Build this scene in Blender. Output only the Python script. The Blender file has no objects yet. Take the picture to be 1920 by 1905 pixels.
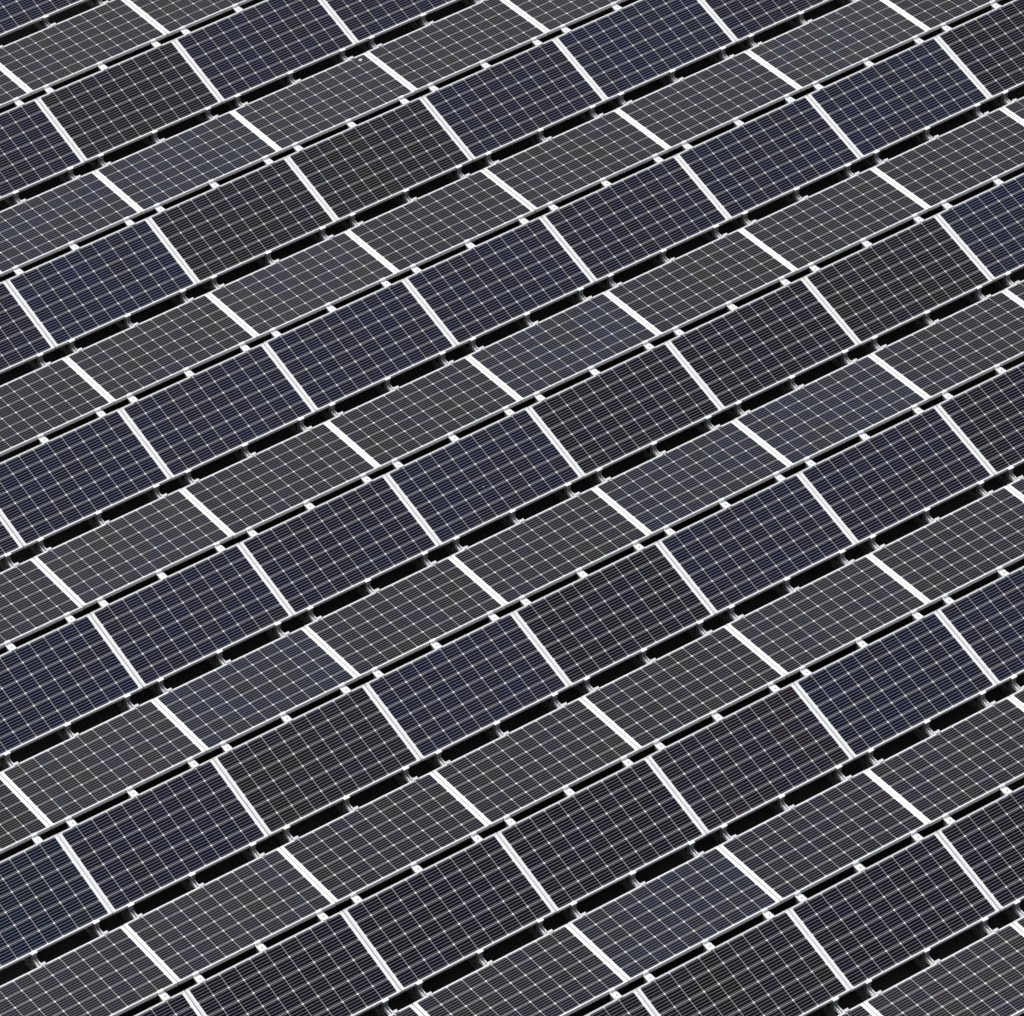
import bpy, bmesh, math, random
from mathutils import Matrix, Vector

S = bpy.context.scene
COL = S.collection
random.seed(7)

# ------------------------------------------------------------------ layout (metres)
PITCH = 1.668            # column pitch along a row
GAP = 0.0075              # slit between neighbours in a row
LEN = PITCH - GAP        # panel long side
WID = 0.99232            # panel short side
TILT = 0.16577           # tilt of every panel
GV, GR = 0.17317, 0.11093    # clear width of a valley / of a ridge gap
TH = 0.035               # frame height
CY, CZ = WID * math.cos(TILT), WID * math.sin(TILT)
PER = 2 * CY + GV + GR
ZV = 0.27                # top edge of a panel at the valley
ZR = ZV + CZ             # top edge at the ridge

# ------------------------------------------------------------------ camera
RW = ((0.83238785, -0.55410924, -0.00966485),
      (-0.39887192, -0.58689937, -0.70459231),
      (0.38474881, 0.59034912, -0.70954653))
CAM = Vector((-20.05905716, -39.76111170, 38.40344565 + ZR))
FPX = 10498.2617
IW, IH = 1920.0, 1905.0
cd = bpy.data.cameras.new('camera')
cam = bpy.data.objects.new('camera', cd)
COL.objects.link(cam)
r_, d_, f_ = (Vector(v) for v in RW)
M = Matrix.Identity(4)
for i in range(3):
    M[i][0], M[i][1], M[i][2], M[i][3] = r_[i], -d_[i], -f_[i], CAM[i]
cam.matrix_world = M
cd.sensor_fit = 'HORIZONTAL'
cd.sensor_width = 36.0
cd.lens = FPX / IW * 36.0
cd.clip_start, cd.clip_end = 1.0, 3000.0
S.camera = cam

# ------------------------------------------------------------------ light: bright hazy overcast
SUN_EL, SUN_AZ = math.radians(44), math.radians(-42)      # azimuth from +Y towards +X
W = bpy.data.worlds.new('World')
S.world = W
W.use_nodes = True
nt = W.node_tree
nt.nodes.clear()
sky = nt.nodes.new('ShaderNodeTexSky')
sky.sky_type = 'NISHITA'
sky.sun_disc = False
sky.sun_elevation = SUN_EL
sky.sun_rotation = SUN_AZ
sky.air_density = 1.0
sky.dust_density = 2.0
hs = nt.nodes.new('ShaderNodeHueSaturation')
hs.inputs['Saturation'].default_value = 0.25
bg = nt.nodes.new('ShaderNodeBackground')
bg.inputs['Strength'].default_value = 0.12
out = nt.nodes.new('ShaderNodeOutputWorld')
nt.links.new(sky.outputs[0], hs.inputs['Color'])
nt.links.new(hs.outputs[0], bg.inputs['Color'])
nt.links.new(bg.outputs[0], out.inputs['Surface'])
sd = bpy.data.lights.new('sun', 'SUN')
sd.energy = 2.5
sd.angle = math.radians(6)
sd.color = (1.0, 0.97, 0.93)
sun = bpy.data.objects.new('sun', sd)
COL.objects.link(sun)
sv = Vector((math.sin(SUN_AZ) * math.cos(SUN_EL), math.cos(SUN_AZ) * math.cos(SUN_EL), math.sin(SUN_EL)))
sun.rotation_euler = sv.to_track_quat('Z', 'Y').to_euler()
sun.location = (0, 0, 30)

S.view_settings.view_transform = 'Standard'
S.view_settings.look = 'None'
S.view_settings.exposure = 0.55
S.view_settings.gamma = 1.0
S.render.engine = 'CYCLES'
S.cycles.use_denoising = False
S.cycles.use_adaptive_sampling = False
S.cycles.caustics_reflective = False
S.cycles.sample_clamp_indirect = 1.5
S.cycles.filter_width = 1.55
S.render.filter_size = 1.55


# ------------------------------------------------------------------ materials
class NB:
    """small node builder"""
    def __init__(self, name):
        self.m = bpy.data.materials.new(name)
        self.m.use_nodes = True
        self.t = self.m.node_tree
        self.p = self.t.nodes['Principled BSDF']

    def node(self, kind, **kw):
        n = self.t.nodes.new(kind)
        for k, v in kw.items():
            setattr(n, k, v)
        return n

    def put(self, sock, v):
        if isinstance(v, (int, float)):
            sock.default_value = v
        elif isinstance(v, tuple):
            sock.default_value = v
        else:
            self.t.links.new(v, sock)

    def math(self, op, a, b=0.0, c=None):
        n = self.node('ShaderNodeMath', operation=op)
        self.put(n.inputs[0], a)
        self.put(n.inputs[1], b)
        if c is not None:
            self.put(n.inputs[2], c)
        return n.outputs[0]

    def mix(self, fac, a, b, mode='MIX'):
        n = self.node('ShaderNodeMix', data_type='RGBA', blend_type=mode)
        self.put(n.inputs[0], fac)
        self.put(n.inputs[6], a)
        self.put(n.inputs[7], b)
        return n.outputs[2]

    def noise(self, vec, scale, detail=3.0, rough=0.5):
        n = self.node('ShaderNodeTexNoise')
        n.inputs['Scale'].default_value = scale
        n.inputs['Detail'].default_value = detail
        n.inputs['Roughness'].default_value = rough
        if vec is not None:
            self.t.links.new(vec, n.inputs['Vector'])
        return n

    def ramp(self, fac, lo, hi, c0, c1):
        n = self.node('ShaderNodeMapRange')
        n.clamp = True
        self.put(n.inputs[0], fac)
        n.inputs[1].default_value, n.inputs[2].default_value = lo, hi
        n.inputs[3].default_value, n.inputs[4].default_value = c0, c1
        return n.outputs[0]


def metal(name, base, metallic, rough, vary=0.08):
    b = NB(name)
    tc = b.node('ShaderNodeTexCoord')
    oi = b.node('ShaderNodeObjectInfo')
    add = b.node('ShaderNodeVectorMath', operation='ADD')
    b.t.links.new(tc.outputs['Object'], add.inputs[0])
    b.t.links.new(oi.outputs['Location'], add.inputs[1])
    n = b.noise(add.outputs[0], 6.0, 4.0, 0.6)
    f = b.ramp(n.outputs[0], 0.3, 0.7, 1.0 - vary, 1.0)
    col = b.mix(1.0, base + (1.0,), f, 'MULTIPLY')
    b.put(b.p.inputs['Base Color'], col)
    b.p.inputs['Metallic'].default_value = metallic
    b.put(b.p.inputs['Roughness'], b.ramp(n.outputs[0], 0.3, 0.7, rough + 0.08, rough - 0.05))
    return b.m


M_FRAME = metal('anodised_aluminium', (0.88, 0.89, 0.89), 0.5, 0.32, 0.06)
M_CLAMP = metal('mill_aluminium', (0.86, 0.87, 0.88), 0.35, 0.38, 0.10)
M_POST = metal('galvanised_steel', (0.17, 0.17, 0.168), 0.2, 0.45, 0.25)
M_RAIL = metal('dull_aluminium', (0.15, 0.145, 0.14), 0.1, 0.55, 0.35)
M_BOLT = metal('steel_bolt', (0.42, 0.42, 0.41), 0.7, 0.40, 0.2)


def laminate_material():
    b = NB('solar_laminate')
    tc = b.node('ShaderNodeTexCoord')
    sep = b.node('ShaderNodeSeparateXYZ')
    b.t.links.new(tc.outputs['Object'], sep.inputs[0])
    x, y = sep.outputs[0], sep.outputs[1]
    C, CX = 0.1600, 0.1597      # cell pitch across and along the panel
    u = b.math('ADD', b.math('DIVIDE', x, CX), 5.0)
    v = b.math('ADD', b.math('DIVIDE', y, C), 3.0)
    fx = b.math('ABSOLUTE', b.math('SUBTRACT', b.math('FRACT', u), 0.5))
    fy = b.math('ABSOLUTE', b.math('SUBTRACT', b.math('FRACT', v), 0.5))
    inx = b.math('LESS_THAN', b.math('ABSOLUTE', x), 5 * CX)
    iny = b.math('LESS_THAN', b.math('ABSOLUTE', y), 3 * C)
    # white slits between the cells, softened by the encapsulant
    def slit(f, width, half):
        d = b.math('MULTIPLY', b.math('SUBTRACT', 0.5, f), C / half)
        return b.math('MULTIPLY', b.math('MAXIMUM', b.math('SUBTRACT', 1.0, d), 0.0), width / half)
    cell = b.math('SUBTRACT', 1.0, b.math('MAXIMUM', slit(fx, 0.0021, 0.0030), slit(fy, 0.0027, 0.0032)))
    cham = b.math('LESS_THAN', b.math('ADD', fx, fy), 0.926)
    cell = b.math('MULTIPLY', b.math('MULTIPLY', cell, cham), b.math('MULTIPLY', inx, iny))
    # five ribbons per cell, parallel to the long side
    bb = b.math('ABSOLUTE', b.math('SUBTRACT', b.math('FRACT', b.math('MULTIPLY', v, 5.0)), 0.5))
    soft = b.math('MAXIMUM', b.math('SUBTRACT', 1.0, b.math('DIVIDE', bb, 0.004 / (C / 5))), 0.0)
    ribbon = b.math('MULTIPLY', b.math('MULTIPLY', soft, BUS_W / 0.004), b.math('LESS_THAN', fy, 0.49))
    ribbon = b.math('MULTIPLY', ribbon, b.math('MULTIPLY', inx, iny))
    # tone of each cell and of the panel
    oi = b.node('ShaderNodeObjectInfo')
    cmb = b.node('ShaderNodeCombineXYZ')
    b.put(cmb.inputs[0], b.math('FLOOR', u))
    b.put(cmb.inputs[1], b.math('FLOOR', v))
    b.put(cmb.inputs[2], b.math('MULTIPLY', oi.outputs['Random'], 91.7))
    wn = b.node('ShaderNodeTexWhiteNoise', noise_dimensions='3D')
    b.t.links.new(cmb.outputs[0], wn.inputs['Vector'])
    tone = b.ramp(wn.outputs['Value'], 0.0, 1.0, 0.84, 1.18)
    # cloudy shifts of hue from the nitride coating, a few cells wide
    off = b.node('ShaderNodeVectorMath', operation='ADD')
    sc = b.node('ShaderNodeVectorMath', operation='SCALE')
    b.t.links.new(oi.outputs['Location'], sc.inputs[0])
    sc.inputs['Scale'].default_value = 3.7
    b.t.links.new(tc.outputs['Object'], off.inputs[0])
    b.t.links.new(sc.outputs[0], off.inputs[1])
    hn = b.noise(off.outputs[0], 2.6, 2.0, 0.5)
    hue = b.mix(b.ramp(hn.outputs[0], 0.38, 0.62, 0.0, 1.0), (0.0040, 0.0040, 0.0084, 1), (0.0030, 0.0038, 0.0118, 1))
    silicon = b.mix(1.0, b.mix(1.0, hue, oi.outputs['Color'], 'MULTIPLY'), tone, 'MULTIPLY')
    # faint dust film, thicker in clouds
    dn = b.noise(off.outputs[0], 5.0, 5.0, 0.65)
    dust = b.ramp(dn.outputs[0], 0.42, 0.75, 0.0, 0.006)
    silicon = b.mix(dust, silicon, (0.45, 0.43, 0.40, 1))
    low = b.math('MULTIPLY', y, b.math('SUBTRACT', b.math('MULTIPLY', oi.outputs['Alpha'], 2.0), 1.0))
    line = b.math('MULTIPLY', b.ramp(low, 3 * C - 0.055, 3 * C, 0.0, 1.0), b.ramp(dn.outputs[0], 0.30, 0.72, 0.0, 0.045))
    silicon = b.mix(line, silicon, (0.42, 0.39, 0.34, 1))
    rib = b.mix(b.ramp(hn.outputs[0], 0.3, 0.7, 0.0, 1.0), BUS_C + (1,), (BUS_C[0] * 0.92, BUS_C[1] * 0.94, BUS_C[2] * 1.1, 1))
    base = b.mix(cell, (0.69, 0.70, 0.705, 1), silicon)
    base = b.mix(b.math('MULTIPLY', ribbon, cell), base, rib)
    b.put(b.p.inputs['Base Color'], base)
    b.p.inputs['Roughness'].default_value = 0.06
    b.p.inputs['IOR'].default_value = GLASS_IOR
    return b.m


BUS_W = 0.0014
BUS_C = (0.50, 0.50, 0.54)
GLASS_IOR = 1.175
M_LAM = laminate_material()


def ground_material():
    b = NB('black_roofing')
    tc = b.node('ShaderNodeTexCoord')
    n1 = b.noise(tc.outputs['Object'], 1.3, 5.0, 0.6)
    n2 = b.noise(tc.outputs['Object'], 60.0, 3.0, 0.6)
    c = b.mix(b.ramp(n1.outputs[0], 0.35, 0.7, 0.0, 1.0), (0.024, 0.024, 0.025, 1), (0.052, 0.047, 0.040, 1))
    c = b.mix(b.ramp(n2.outputs[0], 0.3, 0.8, 0.0, 0.5), c, (0.045, 0.043, 0.040, 1))
    b.put(b.p.inputs['Base Color'], c)
    b.p.inputs['Roughness'].default_value = 0.9
    b.p.inputs['Specular IOR Level'].default_value = 0.2
    bp = b.node('ShaderNodeBump')
    bp.inputs['Strength'].default_value = 0.4
    bp.inputs['Distance'].default_value = 0.01
    b.t.links.new(n2.outputs[0], bp.inputs['Height'])
    b.t.links.new(bp.outputs[0], b.p.inputs['Normal'])
    return b.m


M_GROUND = ground_material()


# ------------------------------------------------------------------ mesh helpers
def add_box(bm, x0, x1, y0, y1, z0, z1):
    v = [bm.verts.new(p) for p in ((x0, y0, z0), (x1, y0, z0), (x1, y1, z0), (x0, y1, z0),
                                   (x0, y0, z1), (x1, y0, z1), (x1, y1, z1), (x0, y1, z1))]
    for f in ((3, 2, 1, 0), (4, 5, 6, 7), (0, 1, 5, 4), (1, 2, 6, 5), (2, 3, 7, 6), (3, 0, 4, 7)):
        bm.faces.new([v[i] for i in f])


def add_prism(bm, poly, axis, a, b):
    """extrude a closed polygon along an axis: poly is in the two other coordinates, in xyz order"""
    def pt(p, q):
        l = list(p)
        l.insert(axis, q)
        return l
    A = [bm.verts.new(pt(p, a)) for p in poly]
    B = [bm.verts.new(pt(p, b)) for p in poly]
    n = len(poly)
    bm.faces.new(A)
    bm.faces.new(list(reversed(B)))
    for i in range(n):
        bm.faces.new((A[i], B[i], B[(i + 1) % n], A[(i + 1) % n]))
    

def add_disc(bm, x, y, z0, z1, r, n=12):
    add_prism(bm, [(x + r * math.cos(2 * math.pi * i / n), y + r * math.sin(2 * math.pi * i / n)) for i in range(n)], 2, z0, z1)


def mesh(name, bm, mat, bevel=0.0):
    bmesh.ops.recalc_face_normals(bm, faces=bm.faces)
    if bevel:
        bmesh.ops.bevel(bm, geom=list(bm.edges), offset=bevel, segments=1, affect='EDGES', clamp_overlap=True)
    me = bpy.data.meshes.new(name)
    bm.to_mesh(me)
    bm.free()
    me.materials.append(mat)
    return me


def link(name, data, parent=None, loc=(0, 0, 0)):
    o = bpy.data.objects.new(name, data)
    COL.objects.link(o)
    o.location = loc
    if parent:
        o.parent = parent
    return o


# ------------------------------------------------------------------ ground
bm = bmesh.new()
for q in ((-900, -900), (900, -900), (900, 900), (-900, 900)):
    bm.verts.new((q[0], q[1], 0))
bm.faces.new(bm.verts)
g = link('ground', mesh('ground', bm, M_GROUND))
g['kind'] = 'structure'

# ------------------------------------------------------------------ part meshes
def frame_mesh():
    bm = bmesh.new()
    L2, W2 = LEN / 2, WID / 2
    lip, wall, fl = 0.011, 0.002, 0.026
    def prof(s, e):          # C profile; s = sign of the outer side, e = outer coordinate
        return [(e, 0), (e, TH - 0.0006), (e - s * 0.0006, TH), (e - s * lip, TH), (e - s * lip, TH - 0.0022),
                (e - s * wall, TH - 0.0022), (e - s * wall, 0.002), (e - s * fl, 0.002), (e - s * fl, 0)]
    for s in (-1, 1):
        add_prism(bm, prof(s, s * W2), 0, -L2, L2)
        add_prism(bm, prof(s, s * L2), 1, -W2 + 0.0111, W2 - 0.0111)
    return mesh('frame', bm, M_FRAME)


def laminate_mesh():
    bm = bmesh.new()
    add_box(bm, -LEN / 2 + 0.0025, LEN / 2 - 0.0025, -WID / 2 + 0.0025, WID / 2 - 0.0025, TH - 0.0075, TH - 0.0025)
    return mesh('glass_face', bm, M_LAM)


ME_FRAME, ME_LAM = frame_mesh(), laminate_mesh()


def ridge_meshes():
    d = {}
    h = GR / 2
    bm = bmesh.new()                                   # folded sheet post: two side cheeks and a back
    add_prism(bm, [(-0.058, 0.006), (0.040, 0.006), (0.040, ZR - 0.0185), (-0.046, ZR - 0.0185), (-0.058, ZR - 0.06)], 0, -0.027, -0.024)
    add_prism(bm, [(-0.058, 0.006), (0.040, 0.006), (0.040, ZR - 0.0185), (-0.046, ZR - 0.0185), (-0.058, ZR - 0.06)], 0, 0.024, 0.027)
    add_box(bm, -0.0239, 0.0239, 0.036, 0.039, 0.006, ZR - 0.0185)
    d['post'] = mesh('post', bm, M_POST)
    bm = bmesh.new()
    add_box(bm, -0.07, 0.07, -0.08, 0.08, 0.0, 0.0055)
    d['foot'] = mesh('foot', bm, M_RAIL)
    bm = bmesh.new()                                   # white top plate, one corner rounded off
    add_prism(bm, [(-0.034, -h + 0.002), (0.037, -h + 0.002), (0.037, 0.004), (0.034, 0.018), (0.027, 0.030), (0.016, 0.0385), (-0.034, 0.0385)], 2, ZR - 0.018, ZR - 0.013)
    d['top_plate'] = mesh('top_plate', bm, M_CLAMP)
    bm = bmesh.new()                                   # clamp hooking over the lower lip side
    add_prism(bm, [(-h - 0.011, ZR + 0.0005), (-h + 0.016, ZR + 0.0005), (-h + 0.016, ZR - 0.0125), (-h + 0.021, ZR - 0.0125), (-h + 0.019, ZR + 0.005), (-h - 0.011, ZR + 0.0045)], 0, -0.030, 0.032)
    d['clamp_low'] = mesh('clamp', bm, M_CLAMP)
    bm = bmesh.new()
    add_prism(bm, [(h + 0.012, ZR + 0.0035), (h + 0.012, ZR + 0.0065), (h - 0.013, ZR + 0.0065), (h - 0.013, ZR - 0.004), (h - 0.020, ZR - 0.0065), (h - 0.020, ZR - 0.0125), (h - 0.003, ZR - 0.0125), (h - 0.003, ZR + 0.0035)], 0, -0.030, 0.028)
    d['clamp_high'] = mesh('clamp', bm, M_CLAMP)
    bm = bmesh.new()
    add_disc(bm, 0.004, -0.014, ZR - 0.0128, ZR - 0.0065, 0.0065, 6)
    d['bolt'] = mesh('bolt', bm, M_BOLT)
    return d


def valley_meshes():
    d = {}
    h = GV / 2
    bm = bmesh.new()                                   # low base rail lying on the roof
    add_prism(bm, [(-0.032, 0.0), (0.032, 0.0), (0.032, 0.004), (0.016, 0.004), (0.016, 0.038), (-0.016, 0.038), (-0.016, 0.004), (-0.032, 0.004)], 1, -0.42, 0.42)
    d['base_rail'] = mesh('base_rail', bm, M_RAIL)
    bm = bmesh.new()                                   # upright under the panel edge
    add_box(bm, -0.023, 0.023, h - 0.004, h + 0.030, 0.0385, ZV - 0.0375)
    add_box(bm, -0.023, 0.023, h - 0.020, h - 0.0045, ZV - 0.135, ZV + 0.0005)
    d['post'] = mesh('post', bm, M_POST)
    bm = bmesh.new()                                   # two upright flanges of an open channel
    for s in (-1, 1):
        add_box(bm, s * 0.0135 - 0.005, s * 0.0135 + 0.005, -h - 0.06, h - 0.0205, ZV - 0.125, ZV - 0.075)
    add_box(bm, -0.0084, 0.0084, -h - 0.06, h - 0.0205, ZV - 0.125, ZV - 0.121)
    add_box(bm, -0.018, 0.018, -h - 0.059, -h - 0.02, 0.0385, ZV - 0.1255)
    d['channel'] = mesh('channel', bm, M_CLAMP)
    bm = bmesh.new()                                   # clamp on the near edge of the upper panel
    add_prism(bm, [(-0.029, h - 0.026), (0.026, h - 0.026), (0.032, h - 0.019), (0.032, h + 0.011), (-0.032, h + 0.011), (-0.032, h - 0.022)], 2, ZV + 0.0025, ZV + 0.0075)
    d['clamp_high'] = mesh('clamp', bm, M_CLAMP)
    bm = bmesh.new()                                   # clamp on the far edge of the next panel
    add_prism(bm, [(-h - 0.011, ZV + 0.0025), (-h + 0.016, ZV + 0.0025), (-h + 0.018, ZV + 0.009), (-h + 0.012, ZV + 0.014), (-h - 0.011, ZV + 0.0075)], 0, -0.026, 0.026)
    add_box(bm, -0.022, 0.022, -h + 0.004, -h + 0.015, ZV - 0.075, ZV + 0.002)
    d['clamp_low'] = mesh('clamp', bm, M_CLAMP)
    return d


RM, VM = ridge_meshes(), valley_meshes()


# ------------------------------------------------------------------ what the frame takes in
def px(p):
    v = Vector(p) - CAM
    d = v.dot(f_)
    return IW / 2 + FPX * v.dot(r_) / d, IH / 2 + FPX * v.dot(d_) / d


def clip_area(poly, m=0.0):
    """area of a pixel polygon inside the picture grown by m"""
    for ax, lim, sg in ((0, -m, 1), (0, IW + m, -1), (1, -m, 1), (1, IH + m, -1)):
        o = []
        for i in range(len(poly)):
            a, b = poly[i], poly[(i + 1) % len(poly)]
            da, db = sg * (a[ax] - lim), sg * (b[ax] - lim)
            if da >= 0:
                o.append(a)
            if da * db < 0:
                t = da / (da - db)
                o.append((a[0] + t * (b[0] - a[0]), a[1] + t * (b[1] - a[1])))
        poly = o
        if not poly:
            return 0.0
    return abs(sum(poly[i][0] * poly[(i + 1) % len(poly)][1] - poly[(i + 1) % len(poly)][0] * poly[i][1] for i in range(len(poly)))) / 2


ORD = ['zeroth', 'first', 'second', 'third', 'fourth', 'fifth', 'sixth', 'seventh', 'eighth', 'ninth', 'tenth', 'eleventh',
       'twelfth', 'thirteenth', 'fourteenth', 'fifteenth', 'sixteenth', 'seventeenth', 'eighteenth', 'nineteenth', 'twentieth',
       'twenty-first', 'twenty-second', 'twenty-third', 'twenty-fourth', 'twenty-fifth', 'twenty-sixth']


def ends(kind, r):
    """far and near edge of a panel row: (y, z) each"""
    if kind == 'B':
        return (-r * PER, ZR), (-r * PER - CY, ZV)
    return (-(r - 1) * PER - CY - GV, ZV), (-r * PER + GR, ZR)


rows = []                       # (y centre, kind, r, [columns with area])
for r in range(-4, 12):
    for kind in 'AB':
        (y0, z0), (y1, z1) = ends(kind, r)
        cols = []
        for c in range(-14, 15):
            q = [px(p) for p in ((c * PITCH, y0, z0), (c * PITCH + LEN, y0, z0), (c * PITCH + LEN, y1, z1), (c * PITCH, y1, z1))]
            if clip_area(q, 60) > 0:
                cols.append((c, clip_area(q)))
        if cols:
            rows.append((-(y0 + y1) / 2, kind, r, cols))
rows.sort()

# cell colour of single panels, set panel by panel (n neutral, v navy, b blue, d dark, m maroon, t teal, g grey-blue, w warm)
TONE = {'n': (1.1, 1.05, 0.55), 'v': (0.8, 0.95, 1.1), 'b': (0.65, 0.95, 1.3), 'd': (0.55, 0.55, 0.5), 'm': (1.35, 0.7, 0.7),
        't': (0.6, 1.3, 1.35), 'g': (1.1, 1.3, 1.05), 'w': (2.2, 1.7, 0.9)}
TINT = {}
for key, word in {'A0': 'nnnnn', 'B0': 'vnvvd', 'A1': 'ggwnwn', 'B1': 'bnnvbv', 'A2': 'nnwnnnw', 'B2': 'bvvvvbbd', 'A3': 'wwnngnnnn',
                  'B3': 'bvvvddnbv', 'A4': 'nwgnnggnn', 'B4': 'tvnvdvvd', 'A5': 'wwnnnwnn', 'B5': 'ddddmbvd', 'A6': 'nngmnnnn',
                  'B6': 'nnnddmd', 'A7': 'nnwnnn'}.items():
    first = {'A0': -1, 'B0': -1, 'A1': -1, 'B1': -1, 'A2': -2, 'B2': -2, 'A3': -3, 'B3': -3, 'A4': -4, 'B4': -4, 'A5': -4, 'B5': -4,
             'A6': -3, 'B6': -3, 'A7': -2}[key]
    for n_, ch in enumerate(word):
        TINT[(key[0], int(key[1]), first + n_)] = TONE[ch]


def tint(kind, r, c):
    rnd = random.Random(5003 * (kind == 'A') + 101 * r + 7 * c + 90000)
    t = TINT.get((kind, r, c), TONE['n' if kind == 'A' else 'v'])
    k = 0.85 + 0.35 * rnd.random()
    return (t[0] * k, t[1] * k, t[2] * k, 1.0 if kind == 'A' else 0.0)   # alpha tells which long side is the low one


# ------------------------------------------------------------------ solar panels
proto = bpy.data.objects.new('solar_panel', None)
p_frame = bpy.data.objects.new('frame', ME_FRAME)
p_lam = bpy.data.objects.new('glass_face', ME_LAM)
n_row = 0
for _, kind, r, cols in rows:
    if any(a > 40 for c, a in cols):
        n_row += 1
    seen = 0
    (y0, z0), (y1, z1) = ends(kind, r)
    tl = TILT if kind == 'B' else -TILT
    nrm = Vector((0, -math.sin(tl), math.cos(tl)))
    for c, a in cols:
        if a > 40:
            seen += 1
        o = proto.copy()
        COL.objects.link(o)
        rnd = random.Random(1000 * r + 37 * c + (kind == 'A'))
        o.location = Vector((c * PITCH + PITCH / 2 + rnd.uniform(-.0016, .0016), (y0 + y1) / 2 + rnd.uniform(-.0018, .0018), (z0 + z1) / 2 + rnd.uniform(-.0015, .001))) - nrm * TH
        o.rotation_euler = (tl + math.radians(rnd.uniform(-.12, .12)), math.radians(rnd.uniform(-.06, .06)), 0)
        o.empty_display_size = 0.2
        look = 'navy solar panel sloping down to the viewer' if kind == 'B' else 'greyer solar panel sloping away'
        o['label'] = '%s, %s from left in %s row from top-left' % (look, ORD[max(seen, 1)], ORD[n_row])
        o['category'] = 'solar panel'
        o['group'] = 'solar panels in zigzag rows'
        f = p_frame.copy()
        COL.objects.link(f)
        f.parent = o
        l = p_lam.copy()
        COL.objects.link(l)
        l.parent = o
        l.color = tint(kind, r, c)
bpy.data.objects.remove(proto)
bpy.data.objects.remove(p_frame)
bpy.data.objects.remove(p_lam)


# ------------------------------------------------------------------ mounting brackets
def place_brackets(name, parts, y_of, zc, look, cat, group, gapname):
    protos = {k: bpy.data.objects.new(n, me) for k, n, me, par in parts}
    lines = []
    for r in range(-4, 12):
        y = y_of(r)
        pts = []
        for c in range(-14, 15):
            for dx in (0.182, PITCH / 2, PITCH - 0.182):
                x = c * PITCH + dx
                u, v = px((x, y, zc))
                if -45 < u < IW + 45 and -45 < v < IH + 45:
                    pts.append((x, 4 < u < IW - 4 and 4 < v < IH - 4))
        if pts:
            lines.append((y, pts))
    lines.sort(reverse=True)
    k = 0
    for y, pts in lines:
        if any(s for x, s in pts):
            k += 1
        n = 0
        for x, s in pts:
            n += s
            o = bpy.data.objects.new(name, None)
            COL.objects.link(o)
            o.empty_display_size = 0.1
            o.location = (x, y, 0)
            o['label'] = '%s, %s from left in %s %s gap from top-left' % (look, ORD[max(n, 1)], ORD[max(k, 1)], gapname)
            o['category'] = cat
            o['group'] = group
            made = {}
            for key, nm, me, par in parts:
                q = protos[key].copy()
                COL.objects.link(q)
                q.parent = made[par] if par else o
                made[key] = q
    for p in protos.values():
        bpy.data.objects.remove(p)


place_brackets('ridge_bracket',
               [('foot', 'foot', RM['foot'], None), ('post', 'post', RM['post'], None),
                ('top_plate', 'top_plate', RM['top_plate'], None), ('bolt', 'bolt', RM['bolt'], 'top_plate'),
                ('c1', 'clamp', RM['clamp_high'], None), ('c2', 'clamp', RM['clamp_low'], None)],
               lambda r: -r * PER + GR / 2, ZR,
               'white plate bracket bridging two panels', 'bracket', 'ridge brackets between raised panel edges', 'narrow')
place_brackets('valley_bracket',
               [('base_rail', 'base_rail', VM['base_rail'], None), ('post', 'post', VM['post'], None),
                ('channel', 'channel', VM['channel'], None),
                ('c1', 'clamp', VM['clamp_high'], None), ('c2', 'clamp', VM['clamp_low'], None)],
               lambda r: -r * PER - CY - GV / 2, ZV,
               'twin-flange bracket with white clamps', 'bracket', 'valley brackets between lowered panel edges', 'wide')


# ------------------------------------------------------------------ bird droppings on the glass
M_DROP = metal('dried_dropping', (0.52, 0.52, 0.49), 0.0, 0.9, 0.35)


def dropping(kind, r, c, lx, ly, size, label, seed):
    rnd = random.Random(seed)
    bm = bmesh.new()
    for k in range(5):
        cx, cy = (0, 0) if k == 0 else (rnd.uniform(-1, 1) * size, rnd.uniform(-.7, .7) * size)
        rad = size * (0.62 if k == 0 else rnd.uniform(.12, .4))
        n = 14
        pts = [(cx + rad * rnd.uniform(.65, 1.15) * math.cos(2 * math.pi * i / n), cy + .7 * rad * rnd.uniform(.65, 1.15) * math.sin(2 * math.pi * i / n)) for i in range(n)]
        hgt = 0.0016 - 0.00025 * k
        top = bm.verts.new((cx, cy, hgt))
        ring = [bm.verts.new((p[0], p[1], 0.0002 + 0.00005 * k)) for p in pts]
        for i in range(n):
            bm.faces.new((ring[i], ring[(i + 1) % n], top))
    o = link('bird_dropping', mesh('bird_dropping', bm, M_DROP))
    (y0, z0), (y1, z1) = ends(kind, r)
    tl = TILT if kind == 'B' else -TILT
    nrm = Vector((0, -math.sin(tl), math.cos(tl)))
    al = Vector((0, math.cos(tl), math.sin(tl)))
    o.location = Vector((c * PITCH + PITCH / 2 + lx, (y0 + y1) / 2, (z0 + z1) / 2)) + al * ly - nrm * 0.0012
    o.rotation_euler = (tl, 0, 0)
    o['label'] = label
    o['category'] = 'bird dropping'
    o['group'] = 'bird droppings on the panels'


dropping('A', 1, 1, LEN / 2 - 0.115, WID / 2 - 0.085, 0.040, 'largest pale bird dropping, in a panel corner beside a white seam, upper centre', 4)
dropping('A', 2, 4, 0.30, 0.43, 0.014, 'small pale dropping at the far edge of a grey panel, top right', 9)
dropping('B', 3, 0, -0.08, -0.116, 0.012, 'tiny pale dropping in the middle of a navy panel near the centre', 15)
